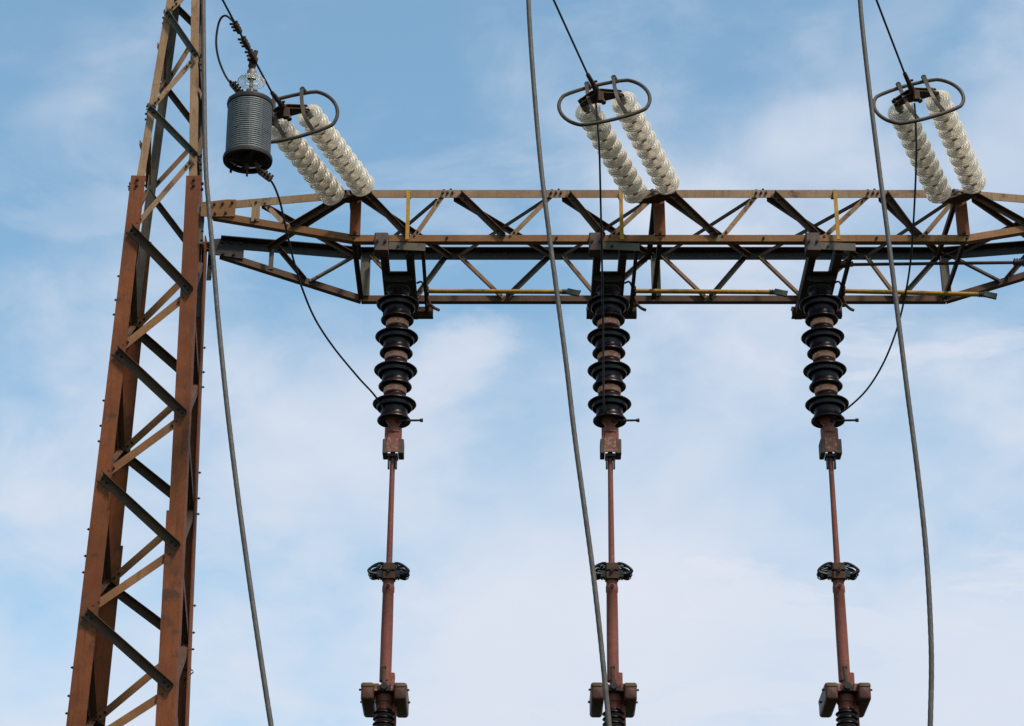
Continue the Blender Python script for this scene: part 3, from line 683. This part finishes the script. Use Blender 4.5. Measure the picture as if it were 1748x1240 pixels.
MB().tube([(0, 0, ZTR - hgt), (0, 0, ZTR - hgt - .13)], .018, 10).tube([(0, 0, ZTR - hgt - .1), (0, 0, ZTR - hgt - .20)], .010, 8).build('tie_rod', M['brown'], trap)
MB().tube([(-.16, .1, ZTR - hgt - .01), (-.16, .1, ZTR - hgt - .10)], .012, 8).build('tie_rod', M['brown'], trap)
zg = at(430, 139, TY).z - trap.location.z
gd = MB().lathe(clear_prof, (0, 0, zg), D_, 40, True).build('glass_disc', M['glassc'], trap)
MB().lathe([(.012, -.16), (.03, -.12), (.044, -.11), (.046, -.05), (.04, -.03), (.02, -.02), (.016, .09)], (0, 0, zg), D_, 18).lathe([(.03, zg - .12), (.045, zg - .10), (.045, ZTR + .02), (.04, ZTR + .01)], seg=14).build('disc_cap', M['capm'], trap)
hk = MB().tube([(0, 0, zg + .13), (0, 0, zg + .24)], .03, 8).box((.0, -.0, zg + .2), .06, .04, .10, .01)
hk.tube([(-.035, 0, zg + .17), (.035, 0, zg + .17)], .015, 8).tube([(-.045, 0, zg + .24), (.05, 0, zg + .24)], .018, 8).tube([(.0, 0, zg + .2), (.03, 0, zg + .33)], .022, 8)
hk.build('hanger_link', M['brown'], trap)
for (px, py, qx, qy) in ((395, 142, 410, 160), (441, 291, 460, 305)):
    A, B = at(px, py, TY - .02) - trap.location, at(qx, qy, TY - .02) - trap.location
    d = (B - A).normalized(); k = MB().bar(A, B, .05, .035, F_)
    for q in range(4): k.bolt(A + (B - A) * (.15 + .25 * q) + V((-.012, -.01, .012)), V((-.3, -.9, .3)), .012, .03).bolt(A + (B - A) * (.15 + .25 * q), (.6, 0, .7), .011, .045)
    k.bar(B if py < 200 else A, V((B.x if py < 200 else A.x - .05, 0, ZTR + .02 if py < 200 else ZTR - hgt - .03)), .05, .03)
    k.build('terminal_clamp', M['brown'], trap)
# clamps on the wire above the coil
for i, (px, py, qx, qy) in enumerate(((401, 40, 408, 56), (414, 66, 422, 83), (425, 88, 435, 106))):
    def onw(px, py):
        return min((c1 + (P - c1) * (k / 200) for k in range(-20, 240)), key=lambda q: (874 + FPX * q.x / (q.y * cP + (q.z - CAMZ) * sP) - px) ** 2 + (620 - FPX * (-q.y * sP + (q.z - CAMZ) * cP) / (q.y * cP + (q.z - CAMZ) * sP) - py) ** 2)
    A, B = onw(px, py), onw(qx, qy); d = (B - A).normalized(); sd_ = d.cross(V((0, -.8, .6))).normalized()
    if sd_.x > 0: sd_ = -sd_
    k = MB().bar(A, B, .045, .045, (0, -.8, .6), .008)
    for q in (.15, .5, .85): k.bolt(A + (B - A) * q + sd_ * .01, sd_, .011, .045).bolt(A + (B - A) * q, -sd_ * .4 + V((0, -.8, .6)), .012, .035)
    o = k.build('wire_clamp', M['brown'], None, A)
    tag(o, ['uppermost small rusty bolted clamp on the wire above the coil', 'middle small rusty bolted clamp on the wire above the coil', 'lowest rusty bolted clamp on the wire, from which the coil hangs'][i], 'wire clamp', 'rusty clamps on the wire above the coil')

# ------------------------------------------------------------------ thin jumper cables
def jumper(pts, r, label, cat='cable', grp=None, mk='wire', name='jumper_cable'):
    q = spline([at(*p) for p in pts], 10)
    o = MB().tube(q, r, 10).build(name, M[mk], None, q[0]); return tag(o, label, cat, grp)
jumper([(406, 50, TY - .2), (397, 36, TY - .22), (384, 27, TY - .2), (374, 38, TY - .15), (369, 70, TY - .1), (373, 100, TY - .05), (384, 128, TY - .02), (397, 147, TY - .02)], .0105, 'short looping cable from the wire clamp down to the top of the grey coil')
jumper([(458, 303, TY - .02), (468, 318, TY + .05), (478, 345, TY + .2), (487, 385, TY + .5), (500, 440, TY + .9), (516, 493, TY + 1.3), (538, 545, TY + 1.7), (570, 594, TY + 2.1), (612, 645, TY + 2.45), (640, 676, 21.06), (664, 712, 21.14)], .0098, 'thin cable sweeping from the grey coil to the left insulator column', 'cable', 'jumper cables to the insulator columns')
c0 = LINE[1][4]; c2 = LINE[2][4]
jumper([(1017, 176, c0.y), (1019, 200, c0.y + .02), (1023, 255, c0.y + .15), (1025, 330, c0.y + .45), (1027, 420, c0.y + .85), (1029, 520, 20.55), (1030, 620, 20.85), (1031, 690, 21.0), (1037, 714, 21.12)], .0098, 'thin cable dropping straight from the middle glass strings to the middle insulator column', 'cable', 'jumper cables to the insulator columns')
jumper([(1561, 177, c2.y), (1563, 205, c2.y + .02), (1564, 270, c2.y + .2), (1561, 350, c2.y + .55), (1555, 440, c2.y + .95), (1545, 505, 20.35), (1530, 565, 20.6), (1508, 620, 20.8), (1480, 665, 20.95), (1448, 696, 21.05), (1421, 714, 21.12)], .0098, 'thin cable curving back from the right glass strings to the right insulator column', 'cable', 'jumper cables to the insulator columns')

# ------------------------------------------------------------------ heavy stranded droppers nearer to the viewer
DR = [([(346.5, -260), (347, -120), (347, 0), (348.5, 150), (351, 280), (356, 350), (363, 430), (372, 540), (386, 680), (402, 815), (420, 950), (440, 1090), (463, 1240), (486, 1380), (512, 1540)], 'thick grey stranded cable hanging right beside the lattice mast'),
      ([(897, -260), (900, -120), (902, 0), (910, 130), (923, 280), (938, 405), (952, 510), (967, 625), (981, 745), (998, 870), (1012, 975), (1025, 1090), (1040, 1240), (1056, 1400), (1072, 1540)], 'thick grey stranded cable crossing before the middle disconnector arm'),
      ([(1460, -260), (1464, -120), (1468, 0), (1483, 145), (1501, 290), (1518, 420), (1534, 550), (1549, 670), (1562, 770), (1575, 880), (1583, 970), (1588, 1060), (1590, 1140), (1588, 1240), (1584, 1400), (1578, 1540)], 'thick grey stranded cable hanging right of the right disconnector arm')]
for pts, lab in DR:
    q = spline([at(px, py, 15.6 - .25 * (py / 1240)) for px, py in pts], 26)
    o = MB().tube(q, .0192, 30, 7, 12.0, .17).build('stranded_cable', M['cable'], None, q[-1], 80)
    tag(o, lab, 'cable', 'thick grey stranded cables hanging in the foreground')
